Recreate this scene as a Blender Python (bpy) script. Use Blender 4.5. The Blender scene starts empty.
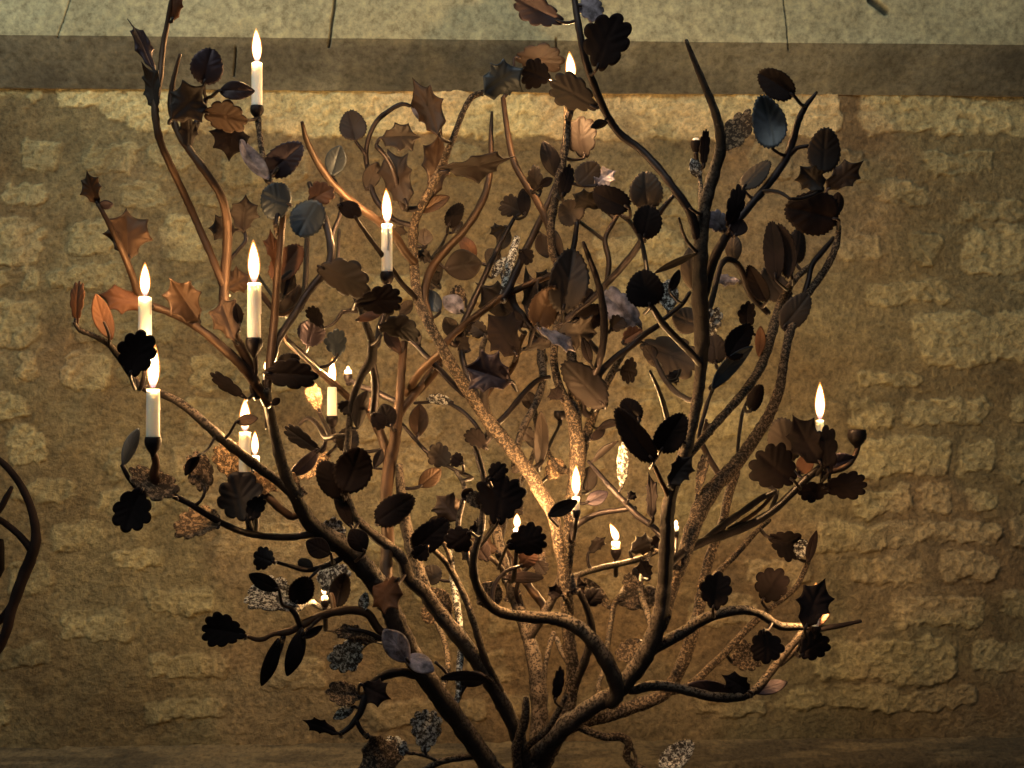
import bpy, math, random
import numpy as np
from mathutils import Vector, Matrix

# ------------------------------------------------------------------ camera
F = 1422.0            # focal length in pixels of the 1024x768 frame
D0 = 2.70             # distance from the camera to the middle of the iron tree
CAMZ = 1.50
C = bpy.context.scene.collection
cam_data = bpy.data.cameras.new('camera'); cam = bpy.data.objects.new('camera', cam_data)
C.objects.link(cam); bpy.context.scene.camera = cam
cam.location = (0, 0, CAMZ); cam.rotation_euler = (math.pi/2, 0, 0)
cam_data.sensor_width = 36.0; cam_data.lens = 36.0*F/1024.0
cam_data.clip_start = 0.05; cam_data.clip_end = 60

# ------------------------------------------------------------------ world, light, exposure
w = bpy.data.worlds.new('world'); bpy.context.scene.world = w; w.use_nodes = True
bg = w.node_tree.nodes['Background']
bg.inputs['Color'].default_value = (0.80, 0.90, 0.82, 1); bg.inputs['Strength'].default_value = 0.04
vs = bpy.context.scene.view_settings
vs.view_transform = 'Standard'; vs.look = 'None'; vs.gamma = 1.0; vs.use_curve_mapping = False
vs.exposure = -0.12

def area(name, loc, rot, sx, sy, power, col, spread=180):
    l = bpy.data.lights.new(name, 'AREA'); l.shape = 'RECTANGLE'; l.size = sx; l.size_y = sy; l.spread = math.radians(spread)
    l.energy = power; l.color = col
    o = bpy.data.objects.new(name, l); C.objects.link(o); o.location = loc; o.rotation_euler = rot
    return o
# daylight as from high unseen windows, overhead and behind the viewer
area('daylight_lamp', (-0.7, 0.7, 4.7), (math.radians(58), 0, math.radians(-6)), 1.8, 1.2, 26, (0.92, 0.97, 0.88), 95)
area('daylight_lamp', (1.6, -2.2, 4.2), (math.radians(52), 0, math.radians(20)), 1.2, 1.6, 13, (0.80, 0.84, 1.0))
area('daylight_lamp', (-2.9, 1.3, 3.4), (math.radians(72), 0, math.radians(-42)), 1.0, 1.4, 9, (0.86, 0.98, 0.80), 110)  # added lamp out of view, rakes the left wall and makes it greener
CANDLE_W = 4.2
CANDLE_COL = (1.0, 0.56, 0.215)

def P(px, py, d):
    y = D0 + d
    return Vector(((px-512.0)/F*y, y, CAMZ-(py-384.0)/F*y))
def S(px, d):
    return px/F*(D0+d)

# ------------------------------------------------------------------ materials
def newmat(name):
    m = bpy.data.materials.new(name); m.use_nodes = True
    nt = m.node_tree; return m, nt, nt.nodes['Principled BSDF']
def N(nt, t, **k):
    n = nt.nodes.new(t)
    for a, b in k.items(): setattr(n, a, b)
    return n
def ramp(nt, stops):
    r = N(nt, 'ShaderNodeValToRGB')
    e = r.color_ramp.elements
    while len(e) < len(stops): e.new(0.5)
    for i, (p, c) in enumerate(stops):
        e[i].position = p; e[i].color = (c[0], c[1], c[2], 1) if not isinstance(c, float) else (c, c, c, 1)
    return r
def iron(name, c1, c2, rough=0.42, metal=0.45, flake=0.0, fcol=(0.42,0.36,0.30), scale=14, updust=False, bump=0.25, fscale=170):
    m, nt, b = newmat(name)
    tc = N(nt, 'ShaderNodeNewGeometry')
    no = N(nt, 'ShaderNodeTexNoise'); no.inputs['Scale'].default_value = scale; no.inputs['Detail'].default_value = 6
    nt.links.new(tc.outputs['Position'], no.inputs['Vector'])
    r = ramp(nt, [(0.35, c1), (0.68, c2)]); nt.links.new(no.outputs['Fac'], r.inputs['Fac'])
    fine = N(nt, 'ShaderNodeTexNoise'); fine.inputs['Scale'].default_value = fscale*0.40; fine.inputs['Detail'].default_value = 8; fine.inputs['Roughness'].default_value = 0.78
    nt.links.new(tc.outputs['Position'], fine.inputs['Vector'])
    col = r.outputs['Color']
    if flake > 0:
        fr = ramp(nt, [(0.60-0.16*flake, 0.0), (0.66-0.16*flake, 1.0)])
        nt.links.new(fine.outputs['Fac'], fr.inputs['Fac'])
        fac = fr.outputs['Color']
        if updust:
            sx = N(nt, 'ShaderNodeSeparateXYZ'); nt.links.new(tc.outputs['Normal'], sx.inputs[0])
            mr = N(nt, 'ShaderNodeMapRange'); mr.inputs['From Min'].default_value = -0.2; mr.inputs['From Max'].default_value = 0.75
            nt.links.new(sx.outputs['Z'], mr.inputs['Value'])
            mu = N(nt, 'ShaderNodeMath', operation='MULTIPLY')
            nt.links.new(fac, mu.inputs[0]); nt.links.new(mr.outputs[0], mu.inputs[1]); fac = mu.outputs[0]
        mx = N(nt, 'ShaderNodeMix', data_type='RGBA')
        nt.links.new(fac, mx.inputs['Factor']); nt.links.new(col, mx.inputs['A'])
        mx.inputs['B'].default_value = (*fcol, 1); col = mx.outputs['Result']
    nt.links.new(col, b.inputs['Base Color'])
    b.inputs['Roughness'].default_value = rough; b.inputs['Metallic'].default_value = metal
    bp = N(nt, 'ShaderNodeBump'); bp.inputs['Strength'].default_value = bump; bp.inputs['Distance'].default_value = 0.004
    nt.links.new(fine.outputs['Fac'], bp.inputs['Height']); nt.links.new(bp.outputs[0], b.inputs['Normal'])
    return m
M = {
 'iron':  iron('wrought_iron', (0.016,0.0125,0.014), (0.040,0.030,0.030), rough=0.42, metal=0.6),
 'brown': iron('brown_iron', (0.030,0.017,0.011), (0.064,0.036,0.022), rough=0.5),
 'dusty': iron('dusty_iron', (0.010,0.0075,0.007), (0.026,0.018,0.015), flake=0.85, fcol=(0.24,0.185,0.14), updust=True, bump=1.0, rough=0.65, metal=0.3, fscale=420),
 'crust': iron('crusted_iron', (0.014,0.010,0.0085), (0.038,0.026,0.019), flake=0.62, fcol=(0.20,0.145,0.10), bump=1.0, rough=0.75, metal=0.1, fscale=480),
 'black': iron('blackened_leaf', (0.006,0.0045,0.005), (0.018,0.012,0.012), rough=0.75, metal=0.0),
 'leaf':  iron('iron_leaf', (0.012,0.0085,0.008), (0.030,0.020,0.017), rough=0.6, metal=0.25),
 'tan':   iron('tan_leaf', (0.036,0.027,0.023), (0.070,0.051,0.040), rough=0.6, metal=0.3),
 'rust':  iron('rusty_leaf', (0.060,0.025,0.013), (0.125,0.054,0.026), rough=0.6, metal=0.2),
 'purple':iron('purplish_leaf', (0.022,0.016,0.021), (0.055,0.040,0.049), rough=0.42, metal=0.6),
 'blue':  iron('blue_grey_leaf', (0.028,0.034,0.042), (0.056,0.064,0.076), rough=0.45, metal=0.5),
 'silver':iron('silvery_leaf', (0.07,0.06,0.07), (0.34,0.30,0.35), rough=0.4, metal=0.5, bump=0.8, scale=55),
 'flaky': iron('flaking_leaf', (0.035,0.022,0.014), (0.085,0.052,0.030), flake=0.62, fcol=(0.33,0.22,0.13), bump=1.0, rough=0.75, metal=0.1, fscale=330),
 'lace':  iron('white_flaking_leaf', (0.022,0.018,0.016), (0.05,0.042,0.038), flake=0.66, fcol=(0.58,0.57,0.54), bump=1.0, rough=0.75, metal=0.1, fscale=400),
}
for k_, m_ in M.items():
    m_.node_tree.nodes['Principled BSDF'].inputs['Specular IOR Level'].default_value = 0.06 if k_ == 'black' else 0.25
def wax_mat():
    m, nt, b = newmat('candle_wax')
    b.inputs['Base Color'].default_value = (0.95, 0.885, 0.81, 1); b.inputs['Roughness'].default_value = 0.4
    b.inputs['Subsurface Weight'].default_value = 1.0; b.inputs['Subsurface Radius'].default_value = (0.018, 0.016, 0.014)
    b.inputs['Subsurface Scale'].default_value = 1.0
    return m
M['wax'] = wax_mat()
M['wick'] = iron('charred_wick', (0.01,0.01,0.01), (0.03,0.02,0.02), rough=0.9, metal=0)
def flame_mat():
    m = bpy.data.materials.new('flame'); m.use_nodes = True; nt = m.node_tree; nt.nodes.clear()
    out = N(nt, 'ShaderNodeOutputMaterial'); add = N(nt, 'ShaderNodeAddShader')
    em = N(nt, 'ShaderNodeEmission'); tr = N(nt, 'ShaderNodeBsdfTransparent')
    tc = N(nt, 'ShaderNodeTexCoord'); sp = N(nt, 'ShaderNodeSeparateXYZ')
    nt.links.new(tc.outputs['Generated'], sp.inputs[0])
    r = ramp(nt, [(0.0, (0.12,0.18,0.6)), (0.10, (0.45,0.30,0.30)), (0.22, (1.0,0.72,0.34)), (0.8, (1.0,0.70,0.30)), (1.0, (1.0,0.45,0.10))])
    nt.links.new(sp.outputs['Z'], r.inputs['Fac']); nt.links.new(r.outputs['Color'], em.inputs['Color'])
    s = ramp(nt, [(0.0, 0.10), (0.08, 0.15), (0.22, 1.0), (0.75, 1.0), (1.0, 0.45)])
    nt.links.new(sp.outputs['Z'], s.inputs['Fac'])
    mu = N(nt, 'ShaderNodeMath', operation='MULTIPLY'); mu.inputs[1].default_value = 6.0
    nt.links.new(s.outputs['Color'], mu.inputs[0]); nt.links.new(mu.outputs[0], em.inputs['Strength'])
    nt.links.new(em.outputs[0], add.inputs[0]); nt.links.new(tr.outputs[0], add.inputs[1])
    nt.links.new(add.outputs[0], out.inputs['Surface'])
    return m
M['flame'] = flame_mat()
def mantle_mat():
    m = bpy.data.materials.new('flame_mantle'); m.use_nodes = True; nt = m.node_tree; nt.nodes.clear()
    out = N(nt, 'ShaderNodeOutputMaterial'); add = N(nt, 'ShaderNodeAddShader')
    em = N(nt, 'ShaderNodeEmission'); tr = N(nt, 'ShaderNodeBsdfTransparent')
    em.inputs['Color'].default_value = (1.0, 0.36, 0.07, 1); em.inputs['Strength'].default_value = 0.45
    nt.links.new(em.outputs[0], add.inputs[0]); nt.links.new(tr.outputs[0], add.inputs[1]); nt.links.new(add.outputs[0], out.inputs['Surface'])
    return m
M['mantle'] = mantle_mat()
def stone_mat(name, rough=0.9, fine=90, strength=0.5):
    m, nt, b = newmat(name)
    at = N(nt, 'ShaderNodeAttribute', attribute_name='stone'); g = N(nt, 'ShaderNodeNewGeometry')
    n1 = N(nt, 'ShaderNodeTexNoise'); n1.inputs['Scale'].default_value = fine; n1.inputs['Detail'].default_value = 8
    n1.inputs['Roughness'].default_value = 0.7
    nt.links.new(g.outputs['Position'], n1.inputs['Vector'])
    r = ramp(nt, [(0.30, (0.45,0.43,0.40)), (0.52, (1.0,1.0,1.0)), (0.72, (1.5,1.45,1.3))])
    nt.links.new(n1.outputs['Fac'], r.inputs['Fac'])
    mx = N(nt, 'ShaderNodeMix', data_type='RGBA', blend_type='MULTIPLY'); mx.inputs['Factor'].default_value = 1
    nt.links.new(at.outputs['Color'], mx.inputs['A']); nt.links.new(r.outputs['Color'], mx.inputs['B'])
    nt.links.new(mx.outputs['Result'], b.inputs['Base Color']); b.inputs['Roughness'].default_value = rough
    bp = N(nt, 'ShaderNodeBump'); bp.inputs['Strength'].default_value = strength; bp.inputs['Distance'].default_value = 0.012
    nt.links.new(n1.outputs['Fac'], bp.inputs['Height']); nt.links.new(bp.outputs[0], b.inputs['Normal'])
    return m
M['rubble'] = stone_mat('rubble_stone_wall', strength=1.0, fine=85)
M['ashlar'] = stone_mat('dressed_stone', fine=55, strength=0.22)

# ------------------------------------------------------------------ mesh helpers
class MB:
    def __init__(s): s.v = []; s.f = []
    def add(s, vs_, fs_):
        o = len(s.v); s.v += [tuple(v) for v in vs_]; s.f += [tuple(i+o for i in f) for f in fs_]
    def build(s, name, mat, parent=None, smooth=True, origin=None):
        me = bpy.data.meshes.new(name)
        if parent is not None: origin = parent_world[parent.name]
        o0 = Vector(origin) if origin is not None else Vector((0,0,0))
        me.from_pydata([tuple(Vector(v)-o0) for v in s.v], [], s.f)
        me.materials.append(mat)
        if smooth: me.polygons.foreach_set('use_smooth', [True]*len(me.polygons))
        me.update()
        ob = bpy.data.objects.new(name, me); C.objects.link(ob)
        if parent is not None: ob.parent = parent
        elif origin is not None: ob.location = o0
        parent_world[ob.name] = o0 if True else None
        return ob
parent_world = {}
def thing(name, loc, label, cat, group=None):
    o = bpy.data.objects.new(name, None); C.objects.link(o); o.location = loc
    o.empty_display_size = 0.05
    parent_world[o.name] = Vector(loc)
    o['label'] = label; o['category'] = cat
    if group: o['group'] = group
    return o

def catmull(pts, step):
    """pts: list of (vector-like np arrays); returns resampled smooth list"""
    P_ = [np.array(p, float) for p in pts]
    if len(P_) == 2: P_ = [P_[0], (P_[0]+P_[1])/2, P_[1]]
    Q = [2*P_[0]-P_[1]] + P_ + [2*P_[-1]-P_[-2]]
    out = []
    for i in range(1, len(Q)-2):
        a, b, c, d = Q[i-1], Q[i], Q[i+1], Q[i+2]
        n = max(2, int(np.linalg.norm((c-b)[:2])/step))
        for k in range(n):
            t = k/n
            out.append(0.5*((2*b)+(c-a)*t+(2*a-5*b+4*c-d)*t*t+(3*b-a-3*c+d)*t**3))
    out.append(P_[-1]); return out

def tube(mb, pts, rads, n=10, rng=None, rough=0.07, cap=True):
    """pts world vectors, rads metres"""
    rng = rng or random.Random(1)
    up = Vector((0.3, 0.9, 0.2)).normalized()
    rings = []; K = len(pts)
    ph = rng.uniform(0, 6.28); 
    for i in range(K):
        t = (pts[min(i+1, K-1)]-pts[max(i-1, 0)])
        if t.length < 1e-9: t = Vector((0,0,1))
        t.normalize()
        a = up-t*up.dot(t)
        if a.length < 1e-4: a = t.orthogonal()
        a.normalize(); b = t.cross(a); up = a
        r = rads[i]*(1+rough*math.sin(i*1.3+ph)*0.5+rng.uniform(-rough, rough)*0.6)
        rings.append([pts[i]+(a*math.cos(2*math.pi*k/n)+b*math.sin(2*math.pi*k/n))*r*(1+rng.uniform(-rough, rough)) for k in range(n)])
    vs_ = [v for r in rings for v in r]; fs_ = []
    for i in range(K-1):
        for k in range(n):
            fs_.append((i*n+k, i*n+(k+1) % n, (i+1)*n+(k+1) % n, (i+1)*n+k))
    if cap:
        t0 = (pts[0]-pts[1]).normalized(); t1 = (pts[-1]-pts[-2]).normalized()
        vs_.append(pts[0]+t0*rads[0]*0.4); vs_.append(pts[-1]+t1*rads[-1]*0.6)
        a = len(vs_)-2; b = a+1
        for k in range(n):
            fs_.append((a, (k+1) % n, k)); fs_.append((b, (K-1)*n+k, (K-1)*n+(k+1) % n))
    mb.add(vs_, fs_)

def lathe(mb, base, axis, prof, n=20, wob=0.0, rng=None):
    axis = Vector(axis).normalized(); a = axis.orthogonal().normalized(); b = axis.cross(a)
    vs_ = []; fs_ = []
    for r, h in prof:
        for k in range(n):
            q = 1+(rng.uniform(-wob, wob) if rng else 0)
            vs_.append(Vector(base)+axis*h+(a*math.cos(2*math.pi*k/n)+b*math.sin(2*math.pi*k/n))*r*q)
    for i in range(len(prof)-1):
        for k in range(n):
            fs_.append((i*n+k, i*n+(k+1) % n, (i+1)*n+(k+1) % n, (i+1)*n+k))
    mb.add(vs_, fs_)

# ------------------------------------------------------------------ the wall
WALL_D = 0.98; WY = D0+WALL_D; YAW = math.radians(2.3)
PXM = F/WY                                  # wall pixels per metre
def wpx(px, py): return ((px-512)/PXM, CAMZ-(py-384)/PXM)
rngn = np.random.RandomState(5)
def vnoise(X, Z, scale, seed, octaves=4, sx=1.0):
    out = np.zeros_like(X); amp = 1.0; tot = 0
    for o in range(octaves):
        rs = np.random.RandomState(seed*31+o); G = rs.rand(256, 256)
        fx = X*scale*sx*(2**o)+rs.rand()*50+500; fz = Z*scale*(2**o)+rs.rand()*50+500
        ix = np.floor(fx).astype(int); iz = np.floor(fz).astype(int)
        tx = fx-ix; tz = fz-iz; tx = tx*tx*(3-2*tx); tz = tz*tz*(3-2*tz)
        g = lambda a, b: G[a % 256, b % 256]
        v = (g(ix,iz)*(1-tx)+g(ix+1,iz)*tx)*(1-tz)+(g(ix,iz+1)*(1-tx)+g(ix+1,iz+1)*tx)*tz
        out += v*amp; tot += amp; amp *= 0.55
    return out/tot
def sstep(a, b, x):
    t = np.clip((x-a)/(b-a), 0, 1); return t*t*(3-2*t)
def heightfield(name, X, Y, Z, col, mat, extra=None):
    nz, nx = X.shape
    co = np.stack([X, Y, Z], -1).reshape(-1, 3)
    idx = np.arange(nx*nz).reshape(nz, nx)
    f = np.stack([idx[:-1,:-1], idx[:-1,1:], idx[1:,1:], idx[1:,:-1]], -1).reshape(-1, 4)
    me = bpy.data.meshes.new(name)
    me.vertices.add(len(co)); me.vertices.foreach_set('co', co.ravel())
    me.loops.add(f.size); me.loops.foreach_set('vertex_index', f.ravel())
    me.polygons.add(len(f)); me.polygons.foreach_set('loop_start', np.arange(0, f.size, 4)); me.polygons.foreach_set('loop_total', np.full(len(f), 4))
    me.update(calc_edges=True)
    me.polygons.foreach_set('use_smooth', [True]*len(f))
    a = me.color_attributes.new('stone', 'FLOAT_COLOR', 'POINT')
    a.data.foreach_set('color', np.concatenate([col.reshape(-1, 3), np.ones((nx*nz, 1))], -1).ravel())
    me.materials.append(mat)
    ob = bpy.data.objects.new(name, me); C.objects.link(ob); ob['kind'] = 'structure'
    ob.location = (0, WY, 0); ob.rotation_euler = (0, 0, YAW)
    return ob
STONES = [ # left, top, right, bottom in wall pixels, brightness
 (66,60,300,112,1.42),(100,60,400,124,1.42),(128,60,845,137,1.42),(862,60,1400,132,1.15),(-400,60,52,106,.92),
 (28,140,70,170,.95),(92,150,140,176,1.1),(10,184,54,206,1.1),(-10,218,50,268,1.15),(28,268,46,292,1.15),(-10,274,16,292,1.0),
 (-20,302,48,346,1.05),(27,354,42,382,1.15),(-20,354,14,380,.9),(-20,394,36,420,1.1),(12,428,50,462,1.15),(70,350,116,388,1.0),
 (163,216,214,262,1.15),(75,222,116,258,.95),(150,152,196,172,.85),(126,186,172,208,.85),(60,268,130,290,.85),(20,480,80,500,.8),(60,520,110,545,.85),
 (115,546,168,566,1.05),(70,608,132,640,1.0),(150,590,220,612,.9),(10,560,60,590,.85),(5,640,60,662,.75),(150,650,230,675,.85),
 (972,222,1040,272,1.25),(918,310,1060,364,1.12),(860,370,925,386,1.0),(856,398,902,424,1.2),(910,396,990,420,1.1),(858,434,954,476,1.15),
 (964,440,1002,476,1.15),(858,488,912,516,1.15),(922,486,956,514,1.12),(972,488,1004,508,1.15),(818,524,1004,548,1.1),(856,558,926,584,1.0),
 (944,558,1004,584,1.05),(893,598,990,632,1.08),(820,644,960,684,1.05),(978,648,1050,676,1.05),(790,690,985,712,1.0),(700,700,770,720,.9),
 (1018,396,1080,424,1.05),(1014,520,1080,548,.95),(1010,590,1080,622,1.0),(750,560,815,585,1.0),(690,598,760,622,.95),
 (880,180,930,200,.9),(840,235,890,260,.9),(930,150,1000,172,.9),(870,280,960,300,.9),
]
def build_wall():
    nx, nz = 1080, 640
    x0, x1 = -2.6, 2.6; z1 = wpx(0, 80)[1]; z0 = 0.28
    xs = np.linspace(x0, x1, nx); zs = np.linspace(z0, z1, nz)
    X, Z = np.meshgrid(xs, zs)
    PX = 512+X*PXM; PY = 384-(Z-CAMZ)*PXM
    wx = (vnoise(X, Z, 9, 1, 3)-0.5)*26+(vnoise(X, Z, 45, 2, 2)-0.5)*11; wy = (vnoise(X, Z, 9, 3, 3)-0.5)*22+(vnoise(X, Z, 45, 4, 2)-0.5)*11
    mask = np.zeros_like(X); val = np.zeros_like(X)
    st = list(STONES); rr = random.Random(11)
    def free(b): 
        return all(b[2] < s[0]-4 or b[0] > s[2]+4 or b[3] < s[1]-3 or b[1] > s[3]+3 for s in st)
    y = 146
    while y < 735:
        h = rr.randint(20, 36); x = -460
        while x < 1480:
            wdt = rr.randint(30, 105); b = (x, y+rr.randint(-5, 5), x+wdt, y+h+rr.randint(-8, 5), rr.uniform(.62, .92))
            if rr.random() < 0.66 and free(b): st.append(b)
            x += wdt+rr.randint(8, 26)
        y += h+rr.randint(9, 16)
    for (a, b_, c, d, br) in st:
        cx, cy, hx, hy = (a+c)/2, (b_+d)/2, (c-a)/2, (d-b_)/2
        if hy > 24 and b_ < 100:  qx = 8; 
        ux = np.maximum(np.abs(PX+wx*0.8-cx)-hx+min(hx, hy)*0.55, 0); uy = np.maximum(np.abs(PY+wy*0.8-cy)-hy+min(hx, hy)*0.55, 0)
        dd = min(hx, hy)*0.55-np.sqrt(ux*ux+uy*uy)
        mk = sstep(-1.5, 1.8, dd)
        k = mk > mask; mask = np.where(k, mk, mask); val = np.where(k, br, val)
    mask = mask*sstep(0.26, 0.42, vnoise(X, Z, 8, 77, 4)+np.where(PY < 150, 0.25, 0.10))
    n1 = vnoise(X, Z, 4, 7, 5); n2 = vnoise(X, Z, 22, 8, 4); n3 = vnoise(X, Z, 60, 9, 3)
    big = vnoise(X, Z, 1.6, 12, 3)
    relief = np.where(val > 0, 1, 0)*mask*(0.002+0.006*(n1-0.5))*sstep(0.25, 0.5, vnoise(X, Z, 3, 19, 2)+0.12)
    bricks = mask*0.003
    hh = relief+bricks+(n1-0.5)*0.022+(n2-0.5)*0.011+(n3-0.5)*0.009*(0.5+0.8*mask)+(big-0.5)*0.03
    mort = np.array([0.265, 0.202, 0.110]); mort2 = np.array([0.215, 0.148, 0.075])
    stc = np.array([0.50, 0.395, 0.215]); 
    k = sstep(0.35, 0.65, vnoise(X, Z, 3, 21, 4))[..., None]
    base = mort*(1-k)+mort2*k
    g = (val*(0.80+0.4*(n2)))[..., None]
    mm = (mask*np.where(PY < 150, 0.92, 0.60))[..., None]
    col = base*(1-mm)+stc*g*mm
    dirt = sstep(0.60, 0.74, vnoise(X, Z, 6, 33, 4))[..., None]*(mask[..., None]*0.5+0.5)
    col = col*(1-0.38*dirt)
    low_dark = sstep(wpx(0, 520)[1], wpx(0, 760)[1], Z)[..., None]      # wall colour darker towards the plinth
    col = col*(0.78+0.22*(1-low_dark))
    seam = np.clip(1-np.abs(mask-0.35)/0.33, 0, 1)*(n2 > 0.42)  # shadow of the mortar joints painted as a dark line round stones
    col = col*(1-0.22*seam)[..., None]
    col = col*(0.86+0.28*vnoise(X, Z, 11, 41, 3))[..., None]*(0.66+0.68*n3)[..., None]
    hh = hh-seam*0.003
    green = sstep(0.45, 0.62, vnoise(X, Z, 2.2, 44, 4)+0.16*np.abs(X)-0.06)[..., None]  # greenish patches: daylight cast painted into the colour, more towards the sides
    col = col*(1-green*np.array([0.09, 0.0, 0.03]))
    heightfield('wall_back', X, -hh, Z, col, M['rubble'])
build_wall()

def seg_dist(PX, PY, pts):
    best = np.full(PX.shape, 1e9)
    for (ax, ay), (bx, by) in zip(pts[:-1], pts[1:]):
        dx, dy = bx-ax, by-ay; t = np.clip(((PX-ax)*dx+(PY-ay)*dy)/(dx*dx+dy*dy), 0, 1)
        best = np.minimum(best, np.hypot(PX-ax-t*dx, PY-ay-t*dy))
    return best
def build_upper():
    # a projecting course of dressed stone with a chamfered lower face
    xs = np.linspace(-2.6, 2.6, 2400)
    zb = wpx(0, 93)[1]; 
    PROJ = 0.10
    # profile (distance out of the wall, z): soffit, chamfer, face
    sc = WY/(WY-PROJ)
    prof = [(0.0-0.03, zb+0.004), (0.02, zb)]
    zc = CAMZ+(384-40)/PXM*(WY-PROJ)/WY
    for i in range(1, 41): t = i/40; prof.append((0.035+(PROJ-0.035)*t, zb+(zc-zb)*t))
    for name, z_lo, z_hi, n, out0, out1 in (('trim_1', zb, zc, 50, 0.014, PROJ), ('wall_upper', zc, zc+1.0, 240, PROJ, PROJ)):
        zs = np.linspace(z_lo, z_hi, n); X, Z = np.meshgrid(xs, zs)
        t = (Z-z_lo)/(z_hi-z_lo); out = out0+(out1-out0)*t
        PX = 512+X*F/(WY-out); PY = 384-(Z-CAMZ)*F/(WY-out)
        wob = (vnoise(X, Z, 30, 51, 2)-0.5)*5
        cr = np.zeros_like(X)
        for pts, wd in (([(336,-400),(335,-20),(333,10),(330,30),(328,48)],1.1), ([(62,42),(78,-10),(100,-120)],.35), ([(783,-300),(785,0),(790,47)],.45),
                        ([(236,50),(235,78)],.7), ([(555,38),(556,56)],.8), ([(888,8),(874,-4),(880,-60)],3.0),
                        ([(-400,-210),(1400,-200)],1.4)):
            cr = np.maximum(cr, 1-sstep(wd*0.6, wd*1.7, seg_dist(PX+wob*0.4, PY, pts)))
        hh = (vnoise(X, Z, 5, 52, 4)-0.5)*0.008+(vnoise(X, Z, 40, 53, 3)-0.5)*0.003-cr*0.014
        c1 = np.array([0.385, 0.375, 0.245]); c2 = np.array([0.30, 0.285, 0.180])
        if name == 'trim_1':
            c1 = np.array([0.200, 0.205, 0.160]); c2 = np.array([0.115, 0.118, 0.098])  # shade on the chamfer put into its colour, darker than the face above
        k = sstep(0.35, 0.65, vnoise(X, Z, 5, 54, 4, sx=0.35))[..., None]
        col = c1*(1-k)+c2*k
        streak = vnoise(X*1.0, Z*0.08, 34, 59, 3)
        col = col*(0.82+0.36*streak)[..., None]
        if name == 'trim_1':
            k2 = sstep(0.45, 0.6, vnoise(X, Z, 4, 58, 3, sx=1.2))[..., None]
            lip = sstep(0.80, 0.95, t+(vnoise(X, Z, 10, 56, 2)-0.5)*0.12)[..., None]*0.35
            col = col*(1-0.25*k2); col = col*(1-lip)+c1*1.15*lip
        col = col*(1-0.85*cr[..., None])*(0.85+0.3*vnoise(X, Z, 14, 55, 4))[..., None]
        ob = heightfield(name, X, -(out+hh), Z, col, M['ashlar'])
    # underside of the course
    zs2 = np.linspace(0, 1, 4); X, T = np.meshgrid(np.linspace(-2.6, 2.6, 60), zs2)
    heightfield('trim_2', X, -(-0.04+0.054*T), np.full_like(X, zb), np.full(X.shape+(3,), 0.25), M['ashlar'])
build_upper()
def build_plinth():
    # rough stone plinth at the foot of the wall
    X, T = np.meshgrid(np.linspace(-2.6, 2.6, 700), np.linspace(0, 1, 90))
    zt = CAMZ-(742-384)/PXM
    # first the sloping top (T 0..0.3), then the front face down to the floor
    out = np.where(T < 0.3, 0.0+0.10*T/0.3, 0.10); Z = np.where(T < 0.3, zt-0.035*T/0.3, zt-0.035-(T-0.3)/0.7*(zt-0.035))
    n = vnoise(X, T*1.5, 6, 61, 4); n2 = vnoise(X, T*1.5, 30, 62, 3)
    out = out+(n-0.5)*0.03+(n2-0.5)*0.010
    k = sstep(0.4, 0.62, vnoise(X, T*1.5, 7, 63, 4))[..., None]
    col = np.array([0.10, 0.080, 0.048])*(1-k)+np.array([0.19, 0.150, 0.085])*k
    heightfield('trim_3', X[::-1], -out[::-1], (Z+(n2-0.5)*0.01)[::-1], col[::-1], M['rubble'])
build_plinth()
def build_floor():
    mb = MB(); m, nt, b = newmat('flagstone_floor')
    g = N(nt, 'ShaderNodeNewGeometry'); br = N(nt, 'ShaderNodeTexBrick'); br.inputs['Scale'].default_value = 1.6
    br.inputs['Color1'].default_value = (0.16,0.13,0.09,1); br.inputs['Color2'].default_value = (0.20,0.16,0.11,1); br.inputs['Mortar'].default_value = (0.07,0.06,0.045,1)
    br.inputs['Mortar Size'].default_value = 0.012
    nt.links.new(g.outputs['Position'], br.inputs['Vector']); nt.links.new(br.outputs['Color'], b.inputs['Base Color']); b.inputs['Roughness'].default_value = 0.8
    mb.add([(-3,-1.5,-0.06),(3,-1.5,-0.06),(3,WY+0.3,-0.06),(-3,WY+0.3,-0.06),(-3,-1.5,0),(3,-1.5,0),(3,WY+0.3,0),(-3,WY+0.3,0)],
           [(0,3,2,1),(4,5,6,7),(0,1,5,4),(1,2,6,5),(2,3,7,6),(3,0,4,7)])
    o = mb.build('floor', m, smooth=False); o['kind'] = 'structure'
build_floor()

# ------------------------------------------------------------------ the iron candle tree
BASE = P(526, 900, 0.0); BASE.z = 0.0
tree = thing('candle_tree', BASE, 'large wrought iron candle tree with holly, oak and toothed leaves, standing before the stone wall', 'candelabrum')
SAMPLES = []          # (px, py, depth, radius px, main?) along every branch
def nearest(px, py, main=False, maxr=1e9):
    best = None; bd = 1e9
    for s in SAMPLES:
        d = math.hypot(s[0]-px, s[1]-py)-s[3]*0.5
        if d < bd: bd = d; best = s
    return best, bd

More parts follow.
